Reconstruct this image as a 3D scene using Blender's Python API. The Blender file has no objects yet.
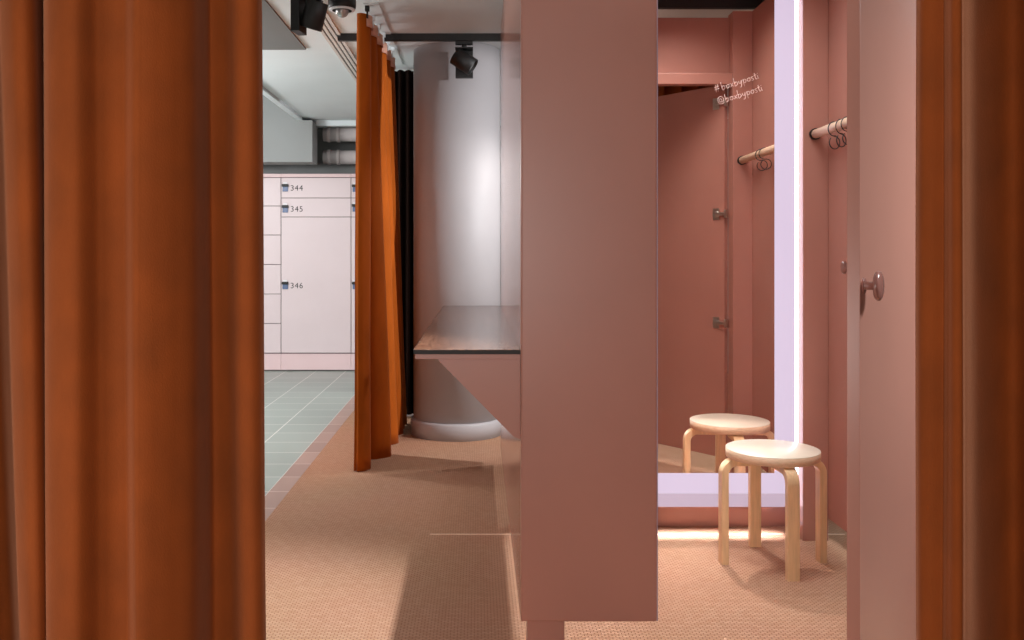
import bpy, bmesh, math, random
from mathutils import Vector, Matrix

random.seed(7)
C = bpy.context.scene.collection
SC = bpy.context.scene

# ------------------------------------------------------------------ camera
F, HZ, VX, CH = 900.0, 255.0, 478.0, 1.22
cam_d = bpy.data.cameras.new('camera')
cam_d.sensor_width = 36.0
cam_d.lens = F / 1024 * 36.0
cam_d.shift_x = (512 - VX) / 1024
cam_d.shift_y = -(320 - HZ) / 1024
cam_d.clip_start = 0.05
cam = bpy.data.objects.new('camera', cam_d)
C.objects.link(cam)
cam.location = (0, 0, CH)
cam.rotation_euler = (math.pi / 2, 0, 0)
SC.camera = cam

# ------------------------------------------------------------------ world + exposure
w = bpy.data.worlds.new('world')
SC.world = w
w.use_nodes = True
w.node_tree.nodes['Background'].inputs[0].default_value = (1.0, 0.93, 0.88, 1)
w.node_tree.nodes['Background'].inputs[1].default_value = 0.20
vs = SC.view_settings
vs.view_transform = 'Standard'
vs.look = 'None'
vs.exposure = 0.0
vs.gamma = 1.0
vs.use_curve_mapping = False
SC.cycles.use_denoising = True
SC.cycles.max_bounces = 10
SC.cycles.sample_clamp_indirect = 0
SC.cycles.caustics_reflective = True
SC.cycles.blur_glossy = 0.0
SC.cycles.use_guiding = True
SC.cycles.use_surface_guiding = True


def aim(o, target):
    d = Vector(target) - o.location
    o.rotation_euler = d.to_track_quat('-Z', 'Y').to_euler()


def spot_light(name, loc, target, power, angle, blend, radius, col):
    d = bpy.data.lights.new(name, 'SPOT')
    d.energy = power
    d.spot_size = math.radians(angle)
    d.spot_blend = blend
    d.shadow_soft_size = radius
    d.color = col
    o = bpy.data.objects.new(name, d)
    C.objects.link(o)
    o.location = loc
    aim(o, target)
    return o


def area_light(name, loc, target, power, sx, sy, col):
    d = bpy.data.lights.new(name, 'AREA')
    d.energy = power
    d.shape = 'RECTANGLE'
    d.size = sx
    d.size_y = sy
    d.color = col
    o = bpy.data.objects.new(name, d)
    C.objects.link(o)
    o.location = loc
    aim(o, target)
    return o


MY = 3.88          # mirror plane
WARM = (1.0, 0.86, 0.74)
NEUT = (1.0, 0.96, 0.93)
COOL = (0.97, 0.98, 1.0)
# ceiling spots of the fitting rooms
# the cubicle lamp is turned at the mirror, which throws its beam back on the carpet
cl = area_light('cubicle_lamp', (0.95, 2.82, 2.46), (0.78, 3.88, 0.78), 4.1, 0.10, 0.10, (0.93, 0.98, 1.0))
cl.data.spread = math.radians(41)
spot_light('aisle_spot', (-0.07, 2.82, 2.50), (-0.85, 2.66, 0), 285, 58, 0.85, 0.03, (0.95, 0.98, 1.0))
spot_light('column_spot', (2.60, 4.30, 2.22), (-0.10, 6.05, 1.22), 430, 54, 0.35, 0.03, COOL)
spot_light('rear_aisle_spot', (1.50, 5.80, 2.50), (-0.10, 5.60, 0.30), 90, 80, 0.5, 0.03, NEUT)
# unseen lights added to fill the locker hall, rooms, door and near curtains
area_light('locker_hall_light', (-2.7, 5.1, 2.58), (-2.0, 7.4, 0.8), 90, 1.8, 1.6, (1.0, 0.98, 0.97))
hp = bpy.data.lights.new('hall_ceiling_fill', 'POINT')  # unseen point light added to brighten the hall ceiling and lockers
hp.energy = 158
hp.shadow_soft_size = 0.25
hp.color = (1.0, 0.985, 0.97)
hpo = bpy.data.objects.new('hall_ceiling_fill', hp)
C.objects.link(hpo)
hpo.location = (-3.2, 6.3, 1.95)
area_light('aisle_fill', (-0.25, 3.6, 2.60), (-0.25, 3.6, 0), 6, 0.4, 1.6, COOL)  # soft unseen light added to lift the dim aisle
area_light('fitting_room_fill', (0.80, 3.30, 2.60), (0.80, 3.30, 0), 16, 0.9, 0.5, (0.88, 0.97, 1.0)).data.spread = math.radians(130)  # unseen fill added for the dark cubicle interior
nl = area_light('door_face_fill', (2.5, 1.9, 2.50), (1.3, 2.4, 0.8), 21, 0.5, 0.5, (0.84, 0.96, 1.0))  # unseen light added to brighten the outer face of the door
nl.data.spread = math.radians(85)
area_light('booth_fill', (-0.30, -1.4, 1.35), (0.1, 1.9, 1.1), 53, 0.7, 0.7, NEUT)  # fill added behind the camera for the front panel and curtains
area_light('booth_side_fill', (-1.7, 0.45, 0.75), (-0.2, 1.5, 0.9), 15, 0.4, 0.6, NEUT)  # side fill added to bring out the curtain folds
# led strip shining down under the lit mirror
ul = area_light('mirror_under_led', (0.76, MY + 0.045, 0.128), (0.76, MY + 0.045, 0), 2.2, 1.1, 0.02, (0.95, 0.93, 1.0))
ul.data.spread = math.radians(75)


# ------------------------------------------------------------------ materials
def lin(c):
    return tuple(((v / 255) / 12.92 if v / 255 <= 0.04045 else ((v / 255 + 0.055) / 1.055) ** 2.4) for v in c) + (1.0,)


def mat(name, col, rough=0.5, metal=0.0, var=0.0, var_scale=6.0, bump=0.0, bump_scale=200.0, coat=0.0,
        sheen=0.0, spec=0.5, stretch=(1, 1, 1)):
    m = bpy.data.materials.new(name)
    m.use_nodes = True
    nt = m.node_tree
    b = nt.nodes['Principled BSDF']
    b.inputs['Base Color'].default_value = lin(col)
    b.inputs['Roughness'].default_value = rough
    b.inputs['Metallic'].default_value = metal
    b.inputs['Specular IOR Level'].default_value = spec
    b.inputs['Coat Weight'].default_value = coat
    b.inputs['Coat Roughness'].default_value = 0.08
    if sheen:
        b.inputs['Sheen Weight'].default_value = sheen
        b.inputs['Sheen Roughness'].default_value = 0.35
        b.inputs['Sheen Tint'].default_value = lin((236, 168, 130))
    if var or bump:
        tc = nt.nodes.new('ShaderNodeTexCoord')
        mp = nt.nodes.new('ShaderNodeMapping')
        mp.inputs['Scale'].default_value = stretch
        nt.links.new(tc.outputs['Object'], mp.inputs['Vector'])
    if var:
        n = nt.nodes.new('ShaderNodeTexNoise')
        n.inputs['Scale'].default_value = var_scale
        n.inputs['Detail'].default_value = 5
        nt.links.new(mp.outputs[0], n.inputs['Vector'])
        r = nt.nodes.new('ShaderNodeValToRGB')
        r.color_ramp.elements[0].position = 0.3
        r.color_ramp.elements[1].position = 0.7
        r.color_ramp.elements[0].color = lin(tuple(max(0, v * (1 - var)) for v in col))
        r.color_ramp.elements[1].color = lin(tuple(min(255, v * (1 + var)) for v in col))
        nt.links.new(n.outputs['Fac'], r.inputs[0])
        nt.links.new(r.outputs[0], b.inputs['Base Color'])
    if bump:
        n2 = nt.nodes.new('ShaderNodeTexNoise')
        n2.inputs['Scale'].default_value = bump_scale
        n2.inputs['Detail'].default_value = 3
        nt.links.new(mp.outputs[0], n2.inputs['Vector'])
        bp = nt.nodes.new('ShaderNodeBump')
        bp.inputs['Strength'].default_value = bump
        bp.inputs['Distance'].default_value = 0.002
        nt.links.new(n2.outputs['Fac'], bp.inputs['Height'])
        nt.links.new(bp.outputs[0], b.inputs['Normal'])
    return m


def emis(name, col, strength):
    m = bpy.data.materials.new(name)
    m.use_nodes = True
    nt = m.node_tree
    b = nt.nodes['Principled BSDF']
    b.inputs['Base Color'].default_value = lin((80, 76, 80))
    b.inputs['Roughness'].default_value = 0.4
    b.inputs['Emission Color'].default_value = lin(col)
    b.inputs['Emission Strength'].default_value = strength
    return m


PINK = (173, 119, 104)
M = {}
M['pink'] = mat('dusty_pink_laminate', PINK, 0.38, var=0.015, var_scale=3, bump=0.03, bump_scale=300)
M['pink_gloss'] = mat('dusty_pink_satin', PINK, 0.14, var=0.01, var_scale=3, spec=0.6)
M['pink_door'] = mat('dusty_pink_door_laminate', PINK, 0.27, var=0.01, var_scale=3)
M['velvet'] = mat('rust_velvet', (114, 52, 14), 0.85, var=0.06, var_scale=14, bump=0.25, bump_scale=420, sheen=0.45,
                  spec=0.15, stretch=(1, 1, 0.7))
M['velvet_mid'] = mat('orange_velvet', (168, 82, 18), 0.85, var=0.07, var_scale=9, bump=0.2, bump_scale=420, sheen=0.3,
                      spec=0.15, stretch=(1, 1, 0.35))
M['velvet_unlit'] = mat('shade_painted_velvet', (24, 10, 6), 0.95, var=0.06, bump=0.2, bump_scale=300, spec=0.1)  # near black colour holds the shade of the unlit gap
M['tape'] = mat('curtain_tape', (226, 172, 150), 0.8, var=0.05, var_scale=40)
M['birch'] = mat('birch_wood', (226, 190, 146), 0.4, var=0.05, var_scale=14, bump=0.05, bump_scale=160, stretch=(6, 6, 0.6))
M['birch_end'] = mat('birch_ply_edge', (216, 182, 150), 0.45, var=0.06, var_scale=40, stretch=(1, 1, 6))
M['seat'] = mat('pale_lacquered_birch', (218, 205, 186), 0.3, var=0.02, var_scale=20, stretch=(1, 6, 1), coat=0.2)
M['rod'] = mat('birch_rod', (226, 192, 160), 0.4, var=0.04, var_scale=20, stretch=(6, 0.6, 6))
M['black'] = mat('black_powder_coat', (22, 21, 21), 0.5, var=0.05, var_scale=30)
M['dark_metal'] = mat('dark_steel', (60, 54, 52), 0.35, metal=0.7)
M['chrome'] = mat('nickel', (196, 186, 176), 0.3, metal=1.0)
M['column'] = mat('pale_grey_paint', (178, 174, 176), 0.55, var=0.012, var_scale=4, bump=0.05, bump_scale=60)
M['ceiling'] = mat('ceiling_paint', (226, 236, 240), 0.8, var=0.01, var_scale=2)
M['ceiling_grey'] = mat('grey_recess_stand_in', (120, 122, 122), 0.85, var=0.01, var_scale=2)  # flat dark grey stands in for a ceiling recess
M['bulk'] = mat('grey_bulkhead_paint', (148, 151, 151), 0.75, var=0.01, var_scale=2)
M['wall_dark'] = mat('dark_grey_wall', (138, 142, 142), 0.8, var=0.03, var_scale=3)
M['wall_side'] = mat('warm_grey_wall', (170, 150, 140), 0.8, var=0.02, var_scale=2)
M['pipe'] = mat('lilac_grey_pipe', (206, 198, 198), 0.5, var=0.02, var_scale=8)
M['locker'] = mat('pale_pink_steel', (220, 204, 207), 0.45, var=0.008, var_scale=3)
M['locker_trim'] = mat('pink_steel', (226, 198, 200), 0.45, var=0.008, var_scale=3)
M['locker_gap'] = mat('locker_shadow_gap', (120, 104, 104), 0.7, var=0.02)
M['lock_blue'] = mat('blue_grey_lock', (92, 112, 150), 0.4, var=0.02)
M['white'] = mat('white_plastic', (232, 230, 234), 0.4, var=0.01)
M['ink'] = mat('black_ink', (40, 36, 36), 0.6, var=0.02)
M['script'] = mat('white_paint_pen', (222, 186, 176), 0.6, var=0.02)
M['grille'] = mat('white_aluminium', (214, 210, 204), 0.4, var=0.01)
M['knob'] = mat('rose_knob_lacquer', (150, 98, 88), 0.22, coat=0.4, var=0.01)
M['lens'] = mat('grey_glass_lens', (190, 190, 190), 0.08, metal=0.6)
M['mirror'] = mat('mirror_silver', (238, 226, 220), 0.0, metal=1.0)
M['frost'] = emis('frosted_lit_glass', (236, 216, 242), 0.80)
M['frost_low'] = emis('frosted_lit_glass_edge', (230, 204, 226), 0.66)
M['led'] = emis('led_strip', (250, 236, 255), 5.0)
M['seam'] = mat('brass_seam', (240, 206, 178), 0.45, metal=0.0)


def terrazzo():
    m = mat('speckled_brown_top', (122, 84, 66), 0.2, spec=0.4)
    nt = m.node_tree
    b = nt.nodes['Principled BSDF']
    tc = nt.nodes.new('ShaderNodeTexCoord')
    v = nt.nodes.new('ShaderNodeTexVoronoi')
    v.inputs['Scale'].default_value = 120
    nt.links.new(tc.outputs['Object'], v.inputs['Vector'])
    r = nt.nodes.new('ShaderNodeValToRGB')
    e = r.color_ramp.elements
    e[0].position, e[0].color = 0.0, lin((62, 38, 28))
    e[1].position, e[1].color = 1.0, lin((168, 124, 98))
    x = r.color_ramp.elements.new(0.5)
    x.color = lin((90, 56, 40))
    sp = nt.nodes.new('ShaderNodeSeparateColor')
    nt.links.new(v.outputs['Color'], sp.inputs[0])
    nt.links.new(sp.outputs[0], r.inputs[0])
    nt.links.new(r.outputs[0], b.inputs['Base Color'])
    return m


M['terrazzo'] = terrazzo()


def carpet():
    m = mat('woven_terracotta_carpet', (186, 128, 98), 0.9, spec=0.15)
    nt = m.node_tree
    b = nt.nodes['Principled BSDF']
    tc = nt.nodes.new('ShaderNodeTexCoord')
    br = nt.nodes.new('ShaderNodeTexBrick')
    br.offset = 0.5
    br.inputs['Scale'].default_value = 1.0
    br.inputs['Brick Width'].default_value = 0.022
    br.inputs['Row Height'].default_value = 0.011
    br.inputs['Mortar Size'].default_value = 0.0022
    br.inputs['Mortar Smooth'].default_value = 0.8
    br.inputs['Color1'].default_value = lin((214, 170, 141))
    br.inputs['Color2'].default_value = lin((203, 156, 126))
    br.inputs['Mortar'].default_value = lin((158, 110, 84))
    nt.links.new(tc.outputs['Object'], br.inputs['Vector'])
    n = nt.nodes.new('ShaderNodeTexNoise')
    n.inputs['Scale'].default_value = 1.6
    n.inputs['Detail'].default_value = 4
    nt.links.new(tc.outputs['Object'], n.inputs['Vector'])
    mx = nt.nodes.new('ShaderNodeMix')
    mx.data_type = 'RGBA'
    mx.blend_type = 'MULTIPLY'
    mx.inputs[0].default_value = 0.12
    nt.links.new(br.outputs['Color'], mx.inputs[6])
    nt.links.new(n.outputs['Color'], mx.inputs[7])
    nt.links.new(mx.outputs[2], b.inputs['Base Color'])
    iv = nt.nodes.new('ShaderNodeMath')
    iv.operation = 'SUBTRACT'
    iv.inputs[0].default_value = 1.0
    nt.links.new(br.outputs['Fac'], iv.inputs[1])
    bp = nt.nodes.new('ShaderNodeBump')
    bp.inputs['Strength'].default_value = 0.8
    bp.inputs['Distance'].default_value = 0.004
    nt.links.new(iv.outputs[0], bp.inputs['Height'])
    nt.links.new(bp.outputs[0], b.inputs['Normal'])
    return m


M['carpet'] = carpet()


def tile(name, c1, c2, grout, wx, wy, rough, msize):
    m = mat(name, c1, rough)
    nt = m.node_tree
    b = nt.nodes['Principled BSDF']
    tc = nt.nodes.new('ShaderNodeTexCoord')
    br = nt.nodes.new('ShaderNodeTexBrick')
    br.offset = 0.0
    br.inputs['Scale'].default_value = 1.0
    br.inputs['Brick Width'].default_value = wx
    br.inputs['Row Height'].default_value = wy
    br.inputs['Mortar Size'].default_value = msize
    br.inputs['Mortar Smooth'].default_value = 0.1
    br.inputs['Color1'].default_value = lin(c1)
    br.inputs['Color2'].default_value = lin(c2)
    br.inputs['Mortar'].default_value = lin(grout)
    nt.links.new(tc.outputs['Object'], br.inputs['Vector'])
    nt.links.new(br.outputs['Color'], b.inputs['Base Color'])
    bp = nt.nodes.new('ShaderNodeBump')
    bp.inputs['Strength'].default_value = 0.3
    bp.inputs['Distance'].default_value = 0.001
    bp.invert = True
    nt.links.new(br.outputs['Fac'], bp.inputs['Height'])
    nt.links.new(bp.outputs[0], b.inputs['Normal'])
    return m


M['tile'] = tile('grey_green_floor_tile', (150, 166, 158), (138, 154, 147), (226, 226, 218), 0.312, 0.306, 0.3, 0.0035)
M['tile_pink'] = tile('dusty_pink_border_tile', (172, 138, 124), (152, 118, 104), (226, 206, 196), 0.12, 0.306, 0.35, 0.003)


# ------------------------------------------------------------------ mesh builder
class MB:
    def __init__(s):
        s.v, s.f, s.sm = [], [], []

    def add(s, vs_, fs, smooth=False):
        n = len(s.v)
        s.v += [Vector(p) for p in vs_]
        for f in fs:
            s.f.append(tuple(i + n for i in f))
            s.sm.append(smooth)
        return s

    def bm(s, b, smooth=False):
        b.verts.ensure_lookup_table()
        b.verts.index_update()
        s.add([v.co.copy() for v in b.verts], [[v.index for v in f.verts] for f in b.faces], smooth)
        b.free()
        return s

    def box(s, x0, x1, y0, y1, z0, z1, bev=0.0, seg=2):
        b = bmesh.new()
        bmesh.ops.create_cube(b, size=1.0)
        for v in b.verts:
            v.co = Vector(((x0 + x1) / 2 + v.co.x * (x1 - x0), (y0 + y1) / 2 + v.co.y * (y1 - y0),
                           (z0 + z1) / 2 + v.co.z * (z1 - z0)))
        if bev:
            bmesh.ops.bevel(b, geom=list(b.edges), offset=bev, segments=seg, profile=0.5, affect='EDGES')
        return s.bm(b)

    def lathe(s, prof, n=48, mx=None, cap=True):
        """prof: list of (r, z); axis is local z, mx is a matrix"""
        mx = mx or Matrix()
        vs_, fs = [], []
        for r, z in prof:
            for k in range(n):
                a = 2 * math.pi * k / n
                vs_.append(mx @ Vector((r * math.cos(a), r * math.sin(a), z)))
        for i in range(len(prof) - 1):
            for k in range(n):
                k2 = (k + 1) % n
                fs.append((i * n + k, i * n + k2, (i + 1) * n + k2, (i + 1) * n + k))
        s.add(vs_, fs, True)
        if cap:
            m = len(s.v) - len(vs_)
            if prof[0][0] > 1e-5:
                s.f.append(tuple(m + k for k in range(n))[::-1]); s.sm.append(False)
            if prof[-1][0] > 1e-5:
                s.f.append(tuple(m + (len(prof) - 1) * n + k for k in range(n))); s.sm.append(False)
        return s

    def tube(s, pts, r, n=8, closed=False):
        pts = [Vector(p) for p in pts]
        vs_, fs = [], []
        N = len(pts)
        up = None
        for i, p in enumerate(pts):
            a = pts[(i - 1) % N] if closed or i > 0 else p
            c = pts[(i + 1) % N] if closed or i < N - 1 else p
            t = (c - a).normalized()
            if up is None:
                up = Vector((0, 0, 1)) if abs(t.z) < 0.9 else Vector((1, 0, 0))
            u = t.cross(up).normalized()
            q = u.cross(t).normalized()
            up = q
            for k in range(n):
                an = 2 * math.pi * k / n
                vs_.append(p + r * (math.cos(an) * u + math.sin(an) * q))
        rng = N if closed else N - 1
        for i in range(rng):
            for k in range(n):
                k2 = (k + 1) % n
                j = (i + 1) % N
                fs.append((i * n + k, i * n + k2, j * n + k2, j * n + k))
        s.add(vs_, fs, True)
        if not closed:
            m = len(s.v) - len(vs_)
            s.f.append(tuple(m + k for k in range(n))[::-1]); s.sm.append(False)
            s.f.append(tuple(m + (N - 1) * n + k for k in range(n))); s.sm.append(False)
        return s

    def prism(s, poly, axis, a0, a1):
        """poly in the two other axes; axis 0/1/2"""
        def pt(u, v, a):
            return {0: (a, u, v), 1: (u, a, v), 2: (u, v, a)}[axis]
        n = len(poly)
        vs_ = [pt(u, v, a0) for u, v in poly] + [pt(u, v, a1) for u, v in poly]
        fs = [tuple(range(n))[::-1], tuple(range(n, 2 * n))]
        for k in range(n):
            k2 = (k + 1) % n
            fs.append((k, k2, n + k2, n + k))
        return s.add(vs_, fs)

    def xf(s, mx):
        s.v = [mx @ p for p in s.v]
        return s

    def build(s, name, m, parent=None, origin=None):
        """verts in world space unless the parent is rotated, then in the parent's space"""
        me = bpy.data.meshes.new(name)
        off = Vector(origin) if origin is not None else Vector((0, 0, 0))
        if parent is not None:
            off = Vector(parent.get('_o', (0, 0, 0)))
        me.from_pydata([p - off for p in s.v], [], s.f)
        me.validate()
        me.polygons.foreach_set('use_smooth', s.sm[:len(me.polygons)])
        b = bmesh.new()
        b.from_mesh(me)
        bmesh.ops.recalc_face_normals(b, faces=b.faces)
        b.to_mesh(me)
        b.free()
        me.materials.append(m)
        o = bpy.data.objects.new(name, me)
        C.objects.link(o)
        if parent is not None:
            o.parent = parent
            if '_o' in parent:
                o['_o'] = parent['_o']
        elif origin is not None:
            o.location = off
        return o


ORIG = []


def thing(name, label, cat, loc, group=None, world=True, kind=None):
    """world=True: its parts are given in world coordinates"""
    o = bpy.data.objects.new(name, None)
    o.empty_display_size = 0.1
    C.objects.link(o)
    o.location = loc
    if world:
        o['_o'] = tuple(loc)
    tag(o, label, cat, group, kind)
    return o


def tag(o, label=None, cat=None, group=None, kind=None):
    if label: o['label'] = label
    if cat: o['category'] = cat
    if group: o['group'] = group
    if kind: o['kind'] = kind
    return o


def struct(name, mb, m, label=None, cat=None, parent=None, origin=None):
    o = mb.build(name, m, parent, origin)
    o['kind'] = 'structure'
    if label: o['label'] = label
    if cat: o['category'] = cat
    return o


# ------------------------------------------------------------------ dimensions
CEIL = 2.62
GAP = 0.095        # the laminate walls hover this far over the floor
TOP = 2.55
XL, XLi = 0.132, 0.142      # thin partition beside the fitting room
XR = 1.495                  # right wall of the fitting room
FY = 2.76                   # front plane of the fitting rooms
XP = 0.549                  # right edge of the front panel
BY = 4.05                   # back wall of the fitting room

# ------------------------------------------------------------------ shell
struct('floor', MB().box(-0.975, 4.0, -1.5, 9.95, -0.1, 0), M['carpet'],
       'woven terracotta carpet floor of the fitting room area', 'floor')
struct('trim_1', MB().box(-1.077, -0.975, -1.5, 9.95, -0.1, 0.0005), M['tile_pink'],
       'row of dusty pink border tiles between carpet and green tiles', 'floor border', origin=(-1.087, 4.335, 0))
struct('floor_tiled', MB().box(-5.0, -1.077, -1.5, 9.95, -0.1, 0), M['tile'],
       'grey green square tiled floor in front of the lockers', 'floor', origin=(-1.077 - 0.312 * 13, 4.335 - 0.306 * 20, 0))
struct('trim_2', MB().box(-0.21, 1.6, 3.922, 3.934, 0, 0.002), M['seam'],
       'thin seam strip across the carpet under the partition', 'floor trim')
struct('ceiling', MB().box(-1.84, 4.0, -1.5, 9.95, CEIL, CEIL + 0.1).box(-5.0, -1.84, -1.5, 6.6, CEIL, CEIL + 0.1)
       .box(-5.0, -1.84, 9.44, 9.95, CEIL, CEIL + 0.1).box(-5.0, -1.80, 6.5, 9.5, 3.25, 3.3).box(-1.84, -1.80, 6.5, 9.5, CEIL + 0.1, 3.25)
       .box(-5.0, -1.84, 6.5, 6.6, CEIL + 0.1, 3.25), M['ceiling'],
       'pale painted ceiling over fitting rooms and lockers, with a recess', 'ceiling')
struct('wall_back', MB().box(-5.0, 4.0, 9.95, 10.05, 0, CEIL), M['wall_dark'], 'dark grey wall behind the pale lockers', 'wall')
struct('wall_left', MB().box(-5.1, -5.0, -1.5, 9.95, 0, CEIL), M['wall_side'])
struct('wall_right', MB().box(4.0, 4.1, -1.5, 9.95, 0, CEIL), M['wall_side'])
# ceiling features over the locker hall
struct('trim_3', MB().box(-3.0, -1.163, 3.6, 6.09, CEIL - 0.012, CEIL), M['ceiling_grey'],
       'dark grey panel standing in for a recess in the pale ceiling, upper left', 'ceiling panel')
struct('trim_4', MB().box(-4.9, -1.685, 9.15, 9.44, 2.165, CEIL - 0.03).box(-4.9, -1.84, 9.15, 9.44, CEIL - 0.03, 3.25),
       M['bulk'], 'grey boxed bulkhead above the lockers', 'bulkhead')
struct('trim_5', MB().box(-1.84, -1.785, 6.6, 9.15, CEIL - 0.03, CEIL).box(-1.685, 1.5, 9.36, 9.46, CEIL - 0.055, CEIL),
       M['ceiling'], 'pale cornice strip along the ceiling edge above the lockers', 'cornice')

# ------------------------------------------------------------------ fitting room walls
struct('wall_partition', MB().box(XL, XLi, FY + 0.03, 5.25, GAP, TOP, 0.002), M['pink_gloss'],
       'satin dusty pink partition wall carrying the shelf', 'wall')
fp = struct('wall_front', MB().box(XL, XP, FY, FY + 0.03, GAP, TOP, 0.005, 3), M['pink'],
            'broad dusty pink front panel in the middle of the view', 'wall')
MB().box(XP, XP + 0.004, FY + 0.006, FY + 0.027, GAP, TOP).build('edge_strip', mat('painted_edge_glow', (176, 156, 168), 0.2, var=0.01), fp)  # strip added, its lavender paints the mirror glow caught on the edge
fp_foot = MB().box(0.152, 0.266, FY + 0.012, FY + 0.075, 0, GAP, 0.002).build('foot', M['pink'], fp)
struct('wall_fitting_right', MB().box(XR, XR + 0.02, FY, 4.09, GAP, TOP, 0.002), M['pink_gloss'],
       'dusty pink side wall right of the stool', 'wall')
struct('wall_fitting_back', MB().box(XLi, XR, BY, BY + 0.02, 0.0, TOP), M['pink'],
       'dusty pink wall behind the lit mirror', 'wall')
struct('wall_pier', MB().box(1.387, XR, 3.84, BY, 0, TOP, 0.003), M['pink'],
       'narrow dusty pink pier between lit mirror and right wall', 'wall')
# frame around the door, seen in the mirror
struct('trim_6', MB().box(1.389, XR, FY, 2.856, 0, TOP, 0.003), M['pink'],
       'dusty pink door post at the hinges, seen in the mirror', 'door post')
struct('trim_7', MB().box(XP, 1.389, 2.79, 2.85, 2.152, 2.213, 0.003).box(XP, 1.389, 2.765, 2.79, 2.213, 2.531, 0.002),
       M['pink'], 'dusty pink header board above the door, seen in the mirror', 'door header')

# ------------------------------------------------------------------ the open door
DW, DT = 0.835, 0.03
door = thing('door_1', 'open dusty pink fitting room door with a round knob', 'door', (1.389, 2.757, 0), world=False, kind='structure')
dx, dy = -0.601, -0.7993
door.rotation_euler = (0, 0, math.atan2(dy, dx))     # local +x runs from the hinge to the free edge
# local -y is then the inner (left) face... outer face at local y=+0
struct('door_leaf', MB().box(0.0, DW, -DT, 0.0, GAP, 2.166, 0.0015), M['pink_door'], parent=door)


def knob(yface, sgn, z, r, name, sc=1.0):
    k = MB()
    mx = Matrix.Translation((DW - 0.030, yface, z)) @ Matrix.Rotation(-sgn * math.pi / 2, 4, 'X')
    k.lathe([(0.012, 0), (0.011, 0.004), (0.0095, 0.012), (0.010, 0.030), (0.016, 0.036), (r * 0.93, 0.040), (r, 0.046),
             (r * 0.97, 0.053), (r * 0.80, 0.058), (r * 0.45, 0.061), (0.0001, 0.0615)], 32, mx @ Matrix.Diagonal((1, 1, sc, 1)))
    o = k.build(name, M['knob'], door)
    ro = MB().lathe([(0.019, 0), (0.019, 0.003), (0.017, 0.004)], 32, mx).build('rosette', M['knob'], o)
    return o


knob(0.0, 1, 1.148, 0.035, 'door_knob', 0.70)
knob(-DT, -1, 1.190, 0.015, 'door_knob', 0.32)
for hz in (2.064, 1.448, 0.842):
    h = MB()
    h.box(0.035, 0.078, -DT - 0.003, -DT, hz - 0.032, hz + 0.032, 0.001)          # plate on the leaf
    h.lathe([(0.017, 0), (0.017, 0.002), (0.012, 0.003)], 20, Matrix.Translation((0.052, -DT - 0.003, hz)) @ Matrix.Rotation(math.pi / 2, 4, 'X'))
    ho = h.build('hinge', M['chrome'], door)
    MB().box(-0.012, 0.055, -DT - 0.017, -DT - 0.004, hz - 0.009, hz + 0.009, 0.003).box(-0.022, -0.006, -DT - 0.014, -DT + 0.006, hz - 0.022, hz + 0.022, 0.002) \
        .build('hinge_arm', M['chrome'], ho)

# ------------------------------------------------------------------ lit mirror
mir = thing('mirror', 'tall wall mirror with a glowing lavender white border', 'mirror', (0.76, MY, 0.134))
XM0, XM1 = 0.17, 1.366
ZM0, ZM1 = 0.134, 2.45
MB().box(XM0, XM1, MY + 0.004, MY + 0.05, ZM0 + 0.004, ZM1, 0.001).build('backing_box', M['white'], mir)
XG0, XG1, ZG0, ZG1 = 0.27, 1.278, 0.280, 2.36
MB().add([(XG0, MY, ZG0), (XG1, MY, ZG0), (XG1, MY, ZG1), (XG0, MY, ZG1)], [(0, 1, 2, 3)]) \
    .box(XG0, XG1, MY + 0.0005, MY + 0.0038, ZG0, ZG1).build('mirror_glass', M['mirror'], mir)
zb = 0.192
MB().box(XG1, XM1, MY, MY + 0.004, zb, ZM1).box(XM0, XG0, MY, MY + 0.004, zb, ZM1) \
    .box(XG0, XG1, MY, MY + 0.004, zb, ZG0).box(XG0, XG1, MY, MY + 0.004, ZG1, ZM1).build('lit_border', M['frost'], mir)
MB().box(XM0, XM1, MY, MY + 0.004, ZM0, zb - 0.002).build('lower_border', M['frost_low'], mir)
MB().box(XM1 - 0.012, XM1 - 0.004, MY + 0.051, MY + 0.060, 0.04, ZM1 - 0.03).box(1.3685, 1.382, MY + 0.004, MY + 0.02, 0.136, ZM1 - 0.03).build('led_strip', M['led'], mir)

# handwritten lines on the mirror glass
GL = {
    '#': (0.9, [[(.25, -.1), (.45, 1.0)], [(.55, -.1), (.75, 1.0)], [(.1, .3), (.85, .35)], [(.15, .65), (.9, .7)]]),
    '@': (1.15, [[(.68, .62), (.5, .7), (.34, .5), (.36, .25), (.52, .2), (.66, .38), (.7, .66), (.68, .3), (.82, .2), (.98, .42),
                  (.95, .75), (.7, 1.0), (.4, .98), (.14, .72), (.1, .3), (.3, -.08), (.7, -.12), (.9, .0)]]),
    'b': (.72, [[(.15, 1.15), (.12, .0), (.35, -.02), (.55, .15), (.52, .42), (.3, .5), (.13, .35)]]),
    'o': (.66, [[(.35, .5), (.14, .4), (.1, .12), (.3, .0), (.5, .12), (.52, .4), (.35, .5), (.6, .45)]]),
    'x': (.62, [[(.05, .5), (.2, .42), (.42, .05), (.58, .0)], [(.55, .52), (.3, .25), (.05, -.02)]]),
    'y': (.64, [[(.08, .5), (.12, .2), (.3, .1), (.5, .45)], [(.52, .55), (.42, .0), (.25, -.45), (.05, -.4)]]),
    'p': (.68, [[(.15, .55), (.1, -.5)], [(.14, .35), (.35, .52), (.55, .38), (.5, .1), (.3, .0), (.12, .1)]]),
    's': (.52, [[(.42, .5), (.2, .52), (.12, .38), (.36, .2), (.34, .02), (.08, .0)]]),
    't': (.46, [[(.22, .95), (.2, .1), (.34, .0), (.45, .08)], [(.04, .6), (.42, .64)]]),
    'i': (.34, [[(.14, .5), (.12, .08), (.24, .0)], [(.17, .74), (.19, .8)]]),
}
scr = MB()


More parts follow.
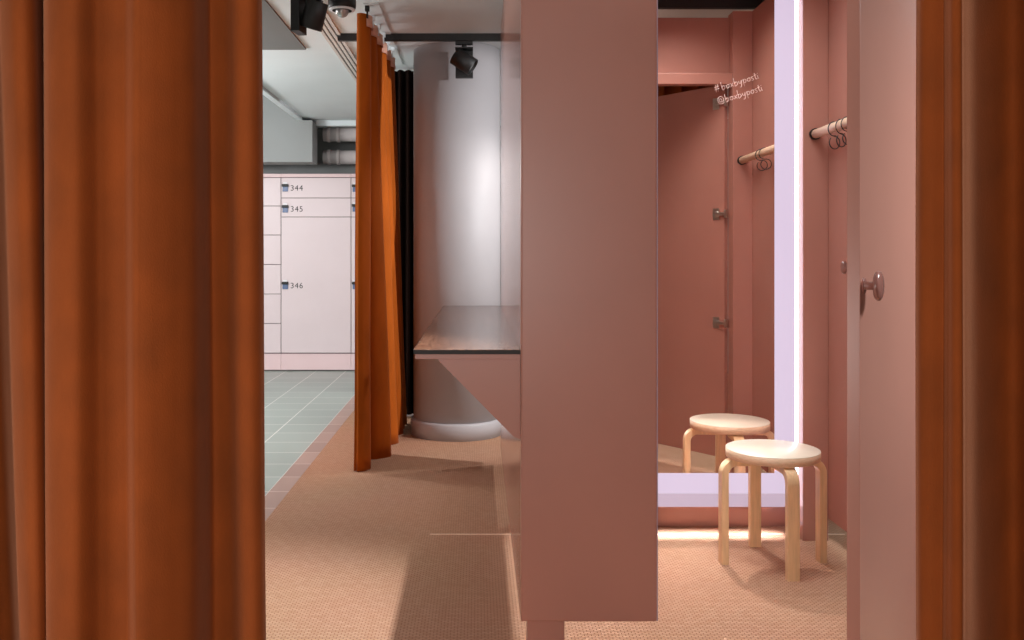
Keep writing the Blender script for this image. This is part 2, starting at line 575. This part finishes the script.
def smooth(pts, k=4):
    if len(pts) < 3:
        return pts
    out = []
    for i in range(len(pts) - 1):
        p0 = pts[max(i - 1, 0)]; p1 = pts[i]; p2 = pts[i + 1]; p3 = pts[min(i + 2, len(pts) - 1)]
        for j in range(k):
            t = j / k
            out.append(tuple(0.5 * ((2 * b) + (-a + c) * t + (2 * a - 5 * b + 4 * c - d) * t * t + (-a + 3 * b - 3 * c + d) * t ** 3)
                             for a, b, c, d in zip(p0, p1, p2, p3)))
    out.append(pts[-1])
    return out


for text, x0, z0 in (('# boxbyposti', 1.020, 1.922), ('@boxbyposti', 1.036, 1.870)):
    em = 0.0284
    ang = math.radians(17.5)
    cx = 0.0
    for ch in text:
        if ch == ' ':
            cx += 0.25
            continue
        wd, strokes = GL[ch]
        for st in strokes:
            pts = []
            for u, v in smooth(st):
                a, b = (cx + u) * em, v * em
                pts.append((x0 + a * math.cos(ang) - b * math.sin(ang), MY - 0.0012, z0 + a * math.sin(ang) + b * math.cos(ang)))
            scr.tube(pts, 0.0013, 5)
        cx += wd
scr.build('handwriting', M['script'], mir)

# ------------------------------------------------------------------ hanging rail with hooks
RX, RZ = 1.436, 1.735
rail = thing('hanging_rail', 'round birch hanging rail fixed across the fitting room', 'clothes rail', (RX, 3.35, RZ))
MB().lathe([(0.0195, 2.868), (0.0195, 3.828)], 28, Matrix.Translation((RX, 0, RZ)) @ Matrix.Rotation(-math.pi / 2, 4, 'X')).build('rod', M['rod'], rail)
for y0, y1 in ((2.856, 2.872), (3.824, 3.84)):
    MB().lathe([(0.0245, y0), (0.0245, y1)], 28, Matrix.Translation((RX, 0, RZ)) @ Matrix.Rotation(-math.pi / 2, 4, 'X')).build('end_socket', M['dark_metal'], rail)
hook_labels = ['black ring hook on the birch rail, leftmost of three beside the door',
               'black wire ring hook on the birch rail, middle of the three visible beside the door',
               'black wire ring hook on the birch rail, half hidden by the door edge',
               'black ring hook seen only in the mirror, nearest the lit border',
               'black ring hook seen only in the mirror, farther from the lit border']
hook0 = None
for i, hy in enumerate((3.630, 3.560, 3.495, 3.255, 3.195)):
    if hook0 is None:
        h = MB()
        R = 0.0285
        pts = []
        # ring over the rod, then a curl below it: one bent wire
        for k in range(0, 24):
            a = math.radians(-75 - k * 300 / 23)
            pts.append((R * math.cos(a), 0.0, R * math.sin(a)))
        R2 = 0.0255
        pts2 = []
        for k in range(0, 24):
            a = math.radians(95 - k * 320 / 23)
            pts2.append((R2 * math.cos(a) + 0.006, 0.004, -R - R2 - 0.0005 + R2 * math.sin(a)))
        h.tube(pts[::-1] + pts2, 0.0021, 8)
        hook0 = h.build('ring_hook', M['black'])
        o = hook0
    else:
        o = hook0.copy()
        C.objects.link(o)
    o.location = (RX, hy, RZ - 0.0065)
    o.rotation_euler = (0, 0, math.radians((18, 26, 10, 20, 30)[i]))
    tag(o, hook_labels[i], 'hook', 'ring hooks on the hanging rail')

# ------------------------------------------------------------------ stool
SX, SY, SH = 1.170, 3.575, 0.452
st = thing('stool', 'round birch stool with four bent legs, its seat pale', 'stool', (SX, SY, 0))
T = Matrix.Translation((SX, SY, 0))
MB().lathe([(0.0001, SH - 0.002), (0.1795, SH - 0.002), (0.1805, SH - 0.001), (0.1795, SH), (0.0001, SH)], 72, T, cap=False).build('seat_top', M['seat'], st)
MB().lathe([(0.0001, SH - 0.035), (0.178, SH - 0.035), (0.1805, SH - 0.033), (0.1805, SH - 0.0022), (0.0001, SH - 0.0022)], 72, T, cap=False).build('seat', M['birch_end'], st)


def leg_mb(ang):
    tw, th, R = 0.046, 0.029, 0.062
    zt = SH - 0.036            # top of the horizontal part
    ro = 0.212                 # outer face radius
    path = [(0.055, zt - th / 2, 0.0)]
    cxr, czr = ro - R, zt - R
    for k in range(0, 13):
        a = math.pi / 2 * (1 - k / 12)
        path.append((cxr + (R - th / 2) * math.cos(a), czr + (R - th / 2) * math.sin(a), math.pi / 2 - a))
    path.append((ro - th / 2, 0.0, math.pi / 2))
    vs_, fs = [], []
    for r, z, a in path:
        nx, nz = math.sin(a), math.cos(a)
        for sr, stt in ((-1, -1), (1, -1), (1, 1), (-1, 1)):
            # small chamfer on each corner
            for c1, c2 in (((1, .88) if sr * stt > 0 else (.88, 1)), ((.88, 1) if sr * stt > 0 else (1, .88))):
                vs_.append((r + sr * th / 2 * nx * c1, stt * tw / 2 * c2, z + sr * th / 2 * nz * c1))
    n = 8
    for i in range(len(path) - 1):
        for k in range(n):
            k2 = (k + 1) % n
            fs.append((i * n + k, i * n + k2, (i + 1) * n + k2, (i + 1) * n + k))
    fs.append(tuple(range(n)))
    fs.append(tuple(range((len(path) - 1) * n, len(path) * n)))
    m = MB().add(vs_, fs)
    return m.xf(Matrix.Translation((SX, SY, 0)) @ Matrix.Rotation(ang, 4, 'Z'))


for k in range(4):
    leg_mb(math.radians(3 + 90 * k)).build('leg', M['birch'], st)

# ------------------------------------------------------------------ shelf on the partition
HZs = 0.926
M['edge'] = mat('dark_brown_edge', (30, 20, 14), 0.6, var=0.05, var_scale=60)
sh = thing('wall_shelf', 'long speckled brown shelf bracketed to the pink partition', 'shelf', (XL, 4.0, HZs))
MB().box(-0.200, XL, 2.795, 5.24, HZs - 0.014, HZs, 0.001).build('shelf_top', M['terrazzo'], sh)
MB().box(-0.2015, XL, 2.7935, 2.795, HZs - 0.014, HZs - 0.001).box(-0.2015, -0.200, 2.7935, 5.24, HZs - 0.014, HZs - 0.001).build('edge_strip', M['edge'], sh)
MB().box(-0.196, XL, 2.80, 5.23, HZs - 0.030, HZs - 0.0145, 0.001).build('apron', M['pink'], sh)
MB().prism([(-0.128, HZs - 0.0305), (XL - 0.0005, HZs - 0.0305), (XL - 0.0005, 0.645), (XL - 0.02, 0.652)], 1, 2.81, 2.835).build('bracket', M['pink'], sh)
MB().prism([(-0.128, HZs - 0.0305), (XL - 0.0005, HZs - 0.0305), (XL - 0.0005, 0.645), (XL - 0.02, 0.652)], 1, 5.19, 5.215).build('bracket', M['pink'], sh)

# ------------------------------------------------------------------ column
CX, CY, CR = -0.145, 6.19, 0.298
col = thing('round_column', 'thick pale grey round column with a base ring behind the shelf', 'column', (CX, CY, 0), kind='structure')
Tc = Matrix.Translation((CX, CY, 0))
MB().lathe([(CR, 0.105), (CR, CEIL - 0.001)], 96, Tc).build('shaft', M['column'], col)
MB().lathe([(CR + 0.018, 0), (CR + 0.018, 0.098), (CR + 0.012, 0.108), (CR - 0.002, 0.112)], 96, Tc).build('base_ring', M['column'], col)


# ------------------------------------------------------------------ curtains
def catmull(pts, k=10):
    return smooth([tuple(p) for p in pts], k)


def curtain_mb(prof_top, prof_bot, z0, z1, nz=28, sag=0.0, thick=0.006):
    """profiles: same number of (x, y) points, swept between z0 and z1"""
    n = len(prof_top)
    b = bmesh.new()
    rows = []
    for i in range(nz + 1):
        t = i / nz
        e = t
        row = []
        for k in range(n):
            xb, yb = prof_bot[k]
            xt, yt = prof_top[k]
            wob = 0.0035 * math.sin(7 * t + k * 0.11) * (1 - t)
            row.append(b.verts.new((xb + (xt - xb) * e + wob, yb + (yt - yb) * e + 0.6 * wob, z0 + (z1 - z0) * t)))
        rows.append(row)
    for i in range(nz):
        for k in range(n - 1):
            b.faces.new((rows[i][k], rows[i][k + 1], rows[i + 1][k + 1], rows[i + 1][k]))
    bmesh.ops.recalc_face_normals(b, faces=b.faces)
    bmesh.ops.solidify(b, geom=list(b.faces), thickness=thick)
    return MB().bm(b, True)


CYN = 1.45
REL = 2.1


def px(x, y):
    return (x - VX) / F * y


def near_prof(pts, which):
    out = []
    for xt, xb, d in pts:
        # pixel positions were read at the top and bottom edges of the picture
        zt, zbt = CH + 255 * CYN / F, CH - 385 * CYN / F
        X1, X0 = px(xt, CYN + d * REL), px(xb, CYN + d * REL)
        sl = (X1 - X0) / (zt - zbt)
        X = X1 + sl * (2.585 - zt) if which else X0 + sl * (0.02 - zbt)
        out.append((X, CYN + d * REL))
    return catmull(out, 8)


L = [(-330, -330, 0.02), (-300, -298, -.04), (-262, -260, .05), (-225, -223, -.04), (-190, -185, .05), (-150, -145, -.03), (-110, -100, .06), (-70, -55, -.02), (-40, -22, .05), (-12, 12, .06),
     (0, 24, .03), (4, 27, -.005), (16, 36, -.028), (32, 45, -.022), (46, 53, .015), (56, 60, .05), (50, 56, .03), (47, 52, -.01), (52, 57, -.045),
     (72, 76, -.060), (96, 98, -.048), (120, 122, -.046), (130, 131, -.048), (138, 139, -.061), (143, 144, -.0625), (155, 155, -.060), (172, 172, -.053), (190, 190, -.040),
     (208, 210, -.010), (228, 232, -.014), (243, 249, -.032), (254, 261, -.030), (257, 264, -.012), (250, 258, .012)]
lc = curtain_mb(near_prof(L, True), near_prof(L, False), 0.02, 2.60).build('curtain', M['velvet'])
tag(lc, 'heavy rust velvet curtain hanging nearest, filling the left side', 'curtain', 'rust curtains of the near doorway')
Rr = [(928, 927, .03), (921, 920, .012), (923, 922, -.012), (930, 930, -.020), (945, 945, -.024), (951, 951, -.034), (957, 957, -.042), (961, 961, -.030),
      (974, 976, .008), (1003, 1006, .034), (1030, 1032, .02), (1060, 1060, -.03), (1095, 1095, .04), (1130, 1130, -.03), (1165, 1165, .04), (1200, 1200, -.03),
      (1235, 1235, .04), (1270, 1270, -.03), (1305, 1305, .04), (1340, 1340, -.03), (1375, 1375, .04), (1410, 1410, -.03), (1450, 1450, .04), (1490, 1490, -.03)]
rc = curtain_mb(near_prof(Rr, True), near_prof(Rr, False), 0.02, 2.60).build('curtain', M['velvet'])
tag(rc, 'heavy rust velvet curtain hanging nearest, at the right edge beside the door', 'curtain', 'rust curtains of the near doorway')

# curtain hanging in depth beside the column
nf = 6
Pt, Pb = [], []
Y0, Y1 = 5.02, 6.38
mid = thing('curtain', 'orange velvet curtain drawn along its ceiling track beside the column', 'curtain', (-0.6, 5.7, 0.02))
def lobes(spec):
    out = []
    for Lx, Rx, y, h in spec:
        wd = Rx - Lx
        out += [(Lx, y + .12 * h), (Lx - .01 * wd, y), (Lx + .35 * wd, y - .06 * h), (Lx + .75 * wd, y + .06 * h), (Rx, y + .26 * h), (Rx - .12 * wd, y + .50 * h),
                (Lx + .45 * wd, y + .72 * h)]
    return catmull(out, 5)


Pt = lobes([(-0.676 + 0.009 * k, -0.606 + 0.006 * k, Y0 + 0.016 + 0.215 * k, 0.2) for k in range(nf)])
Pb = lobes([(-0.694, -0.612, 5.065, .20), (-0.665, -0.524, 5.37, .24), (-0.625, -0.512, 5.76, .22), (-0.60, -0.510, 6.06, .18), (-0.60, -0.510, 6.26, .14), (-0.59, -0.510, 6.42, .12)])
Pb = [(x + 0.006 * math.sin(k * 1.3) * max(0, 1 - k / 16), y + 0.010 * math.sin(k * 1.3) * max(0, 1 - k / 16)) for k, (x, y) in enumerate(Pb)]
curtain_mb(Pt, Pb, 0.005, 2.572, 30).build('drape', M['velvet_mid'], mid)


def offset(prof, d):
    out = []
    for i, p in enumerate(prof):
        a = Vector(prof[max(i - 1, 0)]); c = Vector(prof[min(i + 1, len(prof) - 1)])
        t = (c - a).normalized()
        nrm = Vector((t.y, -t.x))
        out.append((p[0] + nrm.x * d, p[1] + nrm.y * d))
    return out


tp = offset(Pt, 0.0085)[14:]
curtain_mb(tp, tp, 2.500, 2.568, 2, thick=0.002).build('header_tape', M['tape'], mid)
for k in range(0, nf):
    t = k / nf
    y = Y0 + 0.02 + 0.2 * k
    MB().tube([(-0.62 + 0.055 * t, y, 2.545), (-0.62 + 0.055 * t, y, 2.60)], 0.005, 8).box(-0.632 + 0.055 * t, -0.608 + 0.055 * t, y - 0.012, y + 0.012, 2.585, 2.614, 0.002) \
        .build('glider', M['black'] if k == 0 else M['ceiling'], mid)
tr = MB().box(-0.64, -0.55, 5.0, 6.6, 2.614, CEIL).build('curtain_track', M['ceiling'])
tag(tr, 'flat pale curtain track on the ceiling above the orange curtain', 'curtain track')
# curtain closing the gap behind, the gap's shade painted into its colour
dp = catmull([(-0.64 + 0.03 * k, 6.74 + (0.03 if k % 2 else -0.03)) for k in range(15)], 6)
dk = curtain_mb(dp, dp, 0.03, 2.60, 6).build('curtain', M['velvet_unlit'])
tag(dk, 'curtain in the unlit gap between orange curtain and column, its shade painted almost black', 'curtain')
struct('baseboard_back', MB().box(-0.75, -0.1, 6.80, 6.82, 0, 0.028, 0.002), M['white'], 'thin pale baseboard under the curtain with painted shade', 'baseboard')

# ------------------------------------------------------------------ ceiling fittings
tk = MB().box(-0.887, 3.6, 5.683, 5.717, 2.575, CEIL, 0.002).build('lighting_track', M['black'])
tag(tk, 'black lighting track on the ceiling in front of the column', 'lighting track', 'black lighting tracks')
tk2 = MB().box(-1.25, 3.6, 2.802, 2.838, 2.573, CEIL, 0.002).build('lighting_track', M['black'])
tag(tk2, 'black lighting track above the fitting room, seen at the mirror top', 'lighting track', 'black lighting tracks')
tk3 = MB().box(-1.3, -0.45, 4.583, 4.617, 2.573, CEIL, 0.002).build('lighting_track', M['black'])
tag(tk3, 'short black lighting track above the dome camera', 'lighting track', 'black lighting tracks')


def track_spot(loc, label, body_dir, plate_dx, yaw):
    """loc: point on the underside of the track"""
    o = thing('track_spotlight', label, 'spotlight', loc, 'black spotlights on the ceiling tracks')
    x, y, z = loc
    MB().box(x - 0.055, x + 0.055, y - 0.016, y + 0.016, z - 0.022, z, 0.002).lathe([(0.016, 0), (0.016, 0.03)], 20, Matrix.Translation((x, y, z - 0.05))).build('adapter', M['black'], o)
    R = Matrix.Translation((x, y, 0)) @ Matrix.Rotation(yaw, 4, 'Z') @ Matrix.Translation((-x, -y, 0))
    MB().box(x - 0.056, x + 0.056, y + 0.060, y + 0.105, z - 0.215, z - 0.045, 0.002).box(x - 0.056, x + 0.056, y - 0.03, y + 0.105, z - 0.050, z - 0.042, 0.001).xf(R).build('bracket', M['black'], o)
    d = Vector(body_dir).normalized()
    c = Vector((x, y, z - 0.128))
    q = d.to_track_quat('Z', 'Y').to_matrix().to_4x4()
    mx = Matrix.Translation(c) @ q
    hd = MB().lathe([(0.055, -0.070), (0.0575, -0.068), (0.0575, 0.068), (0.054, 0.070), (0.052, 0.066), (0.050, 0.045)], 40, mx, cap=False) \
        .lathe([(0.0001, -0.070), (0.055, -0.070)], 40, mx, cap=False).build('lamp_head', M['black'], o)
    MB().lathe([(0.050, 0.046), (0.046, 0.054), (0.030, 0.058), (0.0001, 0.059)], 40, mx, cap=False).build('lens', M['lens'], hd)
    return o


track_spot((-0.088, 5.70, 2.573), 'black cylinder spotlight on the track in front of the grey column', (0.80, -0.10, -0.56), 0, 0)
track_spot((-0.838, 4.60, 2.573), 'black cylinder spotlight at the top left, cut by the picture edge', (-0.28, 0.16, -0.93), 0, math.radians(80))

dc = thing('dome_camera', 'small clear dome security camera on the ceiling', 'camera', (-0.725, 4.80, CEIL))
Td = Matrix.Translation((-0.725, 4.80, 0))
MB().lathe([(0.070, 2.53), (0.074, 2.545), (0.074, CEIL - 0.001)], 40, Td).build('housing', M['black'], dc)
MB().lathe([(0.052, 2.522), (0.066, 2.524), (0.070, 2.530), (0.052, 2.532)], 40, Td, cap=False).build('bezel', M['white'], dc)
MB().lathe([(0.036 * math.cos(a), 2.524 - 0.038 * math.sin(a)) for a in [i * math.pi / 2 / 12 for i in range(12)]] + [(0.0005, 2.486)], 40, Td, cap=False).build('dome', M['lens'], dc)

gr = thing('slot_diffuser', 'long slotted ventilation grille in the ceiling left of the curtain', 'vent', (-0.93, 6.0, CEIL))
MB().box(-0.985, -0.875, 4.4, 7.6, CEIL - 0.003, CEIL).build('slot_backing', M['black'], gr)
for k in range(4):
    x = -0.981 + k * 0.031
    MB().box(x, x + 0.021, 4.4, 7.6, CEIL - 0.012, CEIL - 0.003, 0.001).build('slat', M['grille'], gr)

# pipes above the lockers
for zc, lab in ((2.515, 'upper of two lilac grey pipes above the lockers'), (2.27, 'lower of two lilac grey pipes above the lockers')):
    p = thing('pipe', lab, 'pipe', (-1.66, 9.68, zc), 'pipes above the lockers')
    Rm = Matrix.Translation((0, 9.68, zc)) @ Matrix.Rotation(math.pi / 2, 4, 'Y')
    MB().lathe([(0.074, -1.66), (0.074, 1.2)], 32, Rm).build('tube', M['pipe'], p)
    for xx in (-1.55, 0.9):
        MB().box(xx - 0.015, xx + 0.015, 9.70, 9.95, zc - 0.012, zc + 0.012).build('wall_clip', M['pipe'], p)
    for xx in (-1.60, -1.50):
        MB().lathe([(0.076, xx - 0.02), (0.083, xx - 0.015), (0.083, xx + 0.015), (0.076, xx + 0.02)], 32, Rm).build('collar', M['pipe'], p)

# ------------------------------------------------------------------ lockers
LY = 9.47


def text_mb(txt, size, x, y, z):
    cu = bpy.data.curves.new('number', 'FONT')
    cu.body = txt
    cu.size = size
    cu.space_character = 1.12
    o = bpy.data.objects.new('number', cu)
    C.objects.link(o)
    dg = bpy.context.evaluated_depsgraph_get()
    me = bpy.data.meshes.new_from_object(o.evaluated_get(dg))
    m = MB()
    m.add([(x + v.co.x, y, z + v.co.y) for v in me.vertices], [tuple(p.vertices) for p in me.polygons])
    bpy.data.objects.remove(o)
    bpy.data.meshes.remove(me)
    bpy.data.curves.remove(cu)
    return m


def zpx(y):
    return CH + (HZ - y) / F * LY


def locker(x0, x1, rows, numbers, label):
    o = thing('locker_unit', label, 'locker', ((x0 + x1) / 2, LY + 0.25, 0), 'pale pink lockers')
    MB().box(x0 + 0.001, x1 - 0.001, LY + 0.02, LY + 0.45, 0.0, zpx(174.5)).build('carcass', M['locker_gap'], o)
    MB().box(x0 + 0.001, x1 - 0.001, LY - 0.004, LY + 0.018, 0.012, zpx(353.8), 0.002).build('plinth', M['locker_trim'], o)
    MB().box(x0 + 0.001, x1 - 0.001, LY - 0.002, LY + 0.018, zpx(177.2), zpx(173.8), 0.002).build('top_rail', M['locker_trim'], o)
    for i in range(len(rows) - 1):
        za, zb_ = zpx(rows[i + 1]) + 0.003, zpx(rows[i]) - 0.003
        d = MB().box(x0 + 0.0035, x1 - 0.0035, LY, LY + 0.018, za, zb_, 0.002).build('door', M['locker'], o)
        zc = zpx(187.4) if i == 0 and numbers else (zpx(208.4) if i == 1 and numbers else (zpx(285.0) if numbers else (za + zb_) / 2))
        lx = x0 + 0.046
        lk = MB().box(lx - 0.029, lx + 0.029, LY - 0.012, LY, zc - 0.044, zc + 0.006, 0.004).build('lock', M['lock_blue'], d)
        MB().box(lx - 0.034, lx + 0.034, LY - 0.026, LY - 0.012, zc + 0.006, zc + 0.034, 0.003).box(lx - 0.030, lx + 0.030, LY - 0.014, LY, zc + 0.007, zc + 0.033).build('lock_cap', M['black'], d)
        MB().box(lx - 0.022, lx + 0.022, LY - 0.010, LY, zc + 0.035, zc + 0.056, 0.003).build('lock_tag', M['white'], d)
        if numbers:
            text_mb(numbers[i], 0.083, lx + 0.052, LY - 0.0012, zc - 0.034).build('number', M['ink'], d)
    return o


xs = [px(281, LY) - 0.737, px(281, LY), px(351, LY), px(351, LY) + 0.737]
locker(xs[0], xs[1], [177.6, 206, 235, 264.5, 294, 323.5, 353], None, 'pale pink locker column of six equal doors at the left')
locker(xs[1], xs[2], [177.6, 198, 217, 353], ['344', '345', '346'], 'pale pink locker column with doors 344, 345 and tall 346')
locker(xs[2], xs[3], [177.6, 198, 217, 353], None, 'pale pink locker column mostly hidden behind the orange curtain')

for o in list(C.objects):
    if '_o' in o:
        del o['_o']
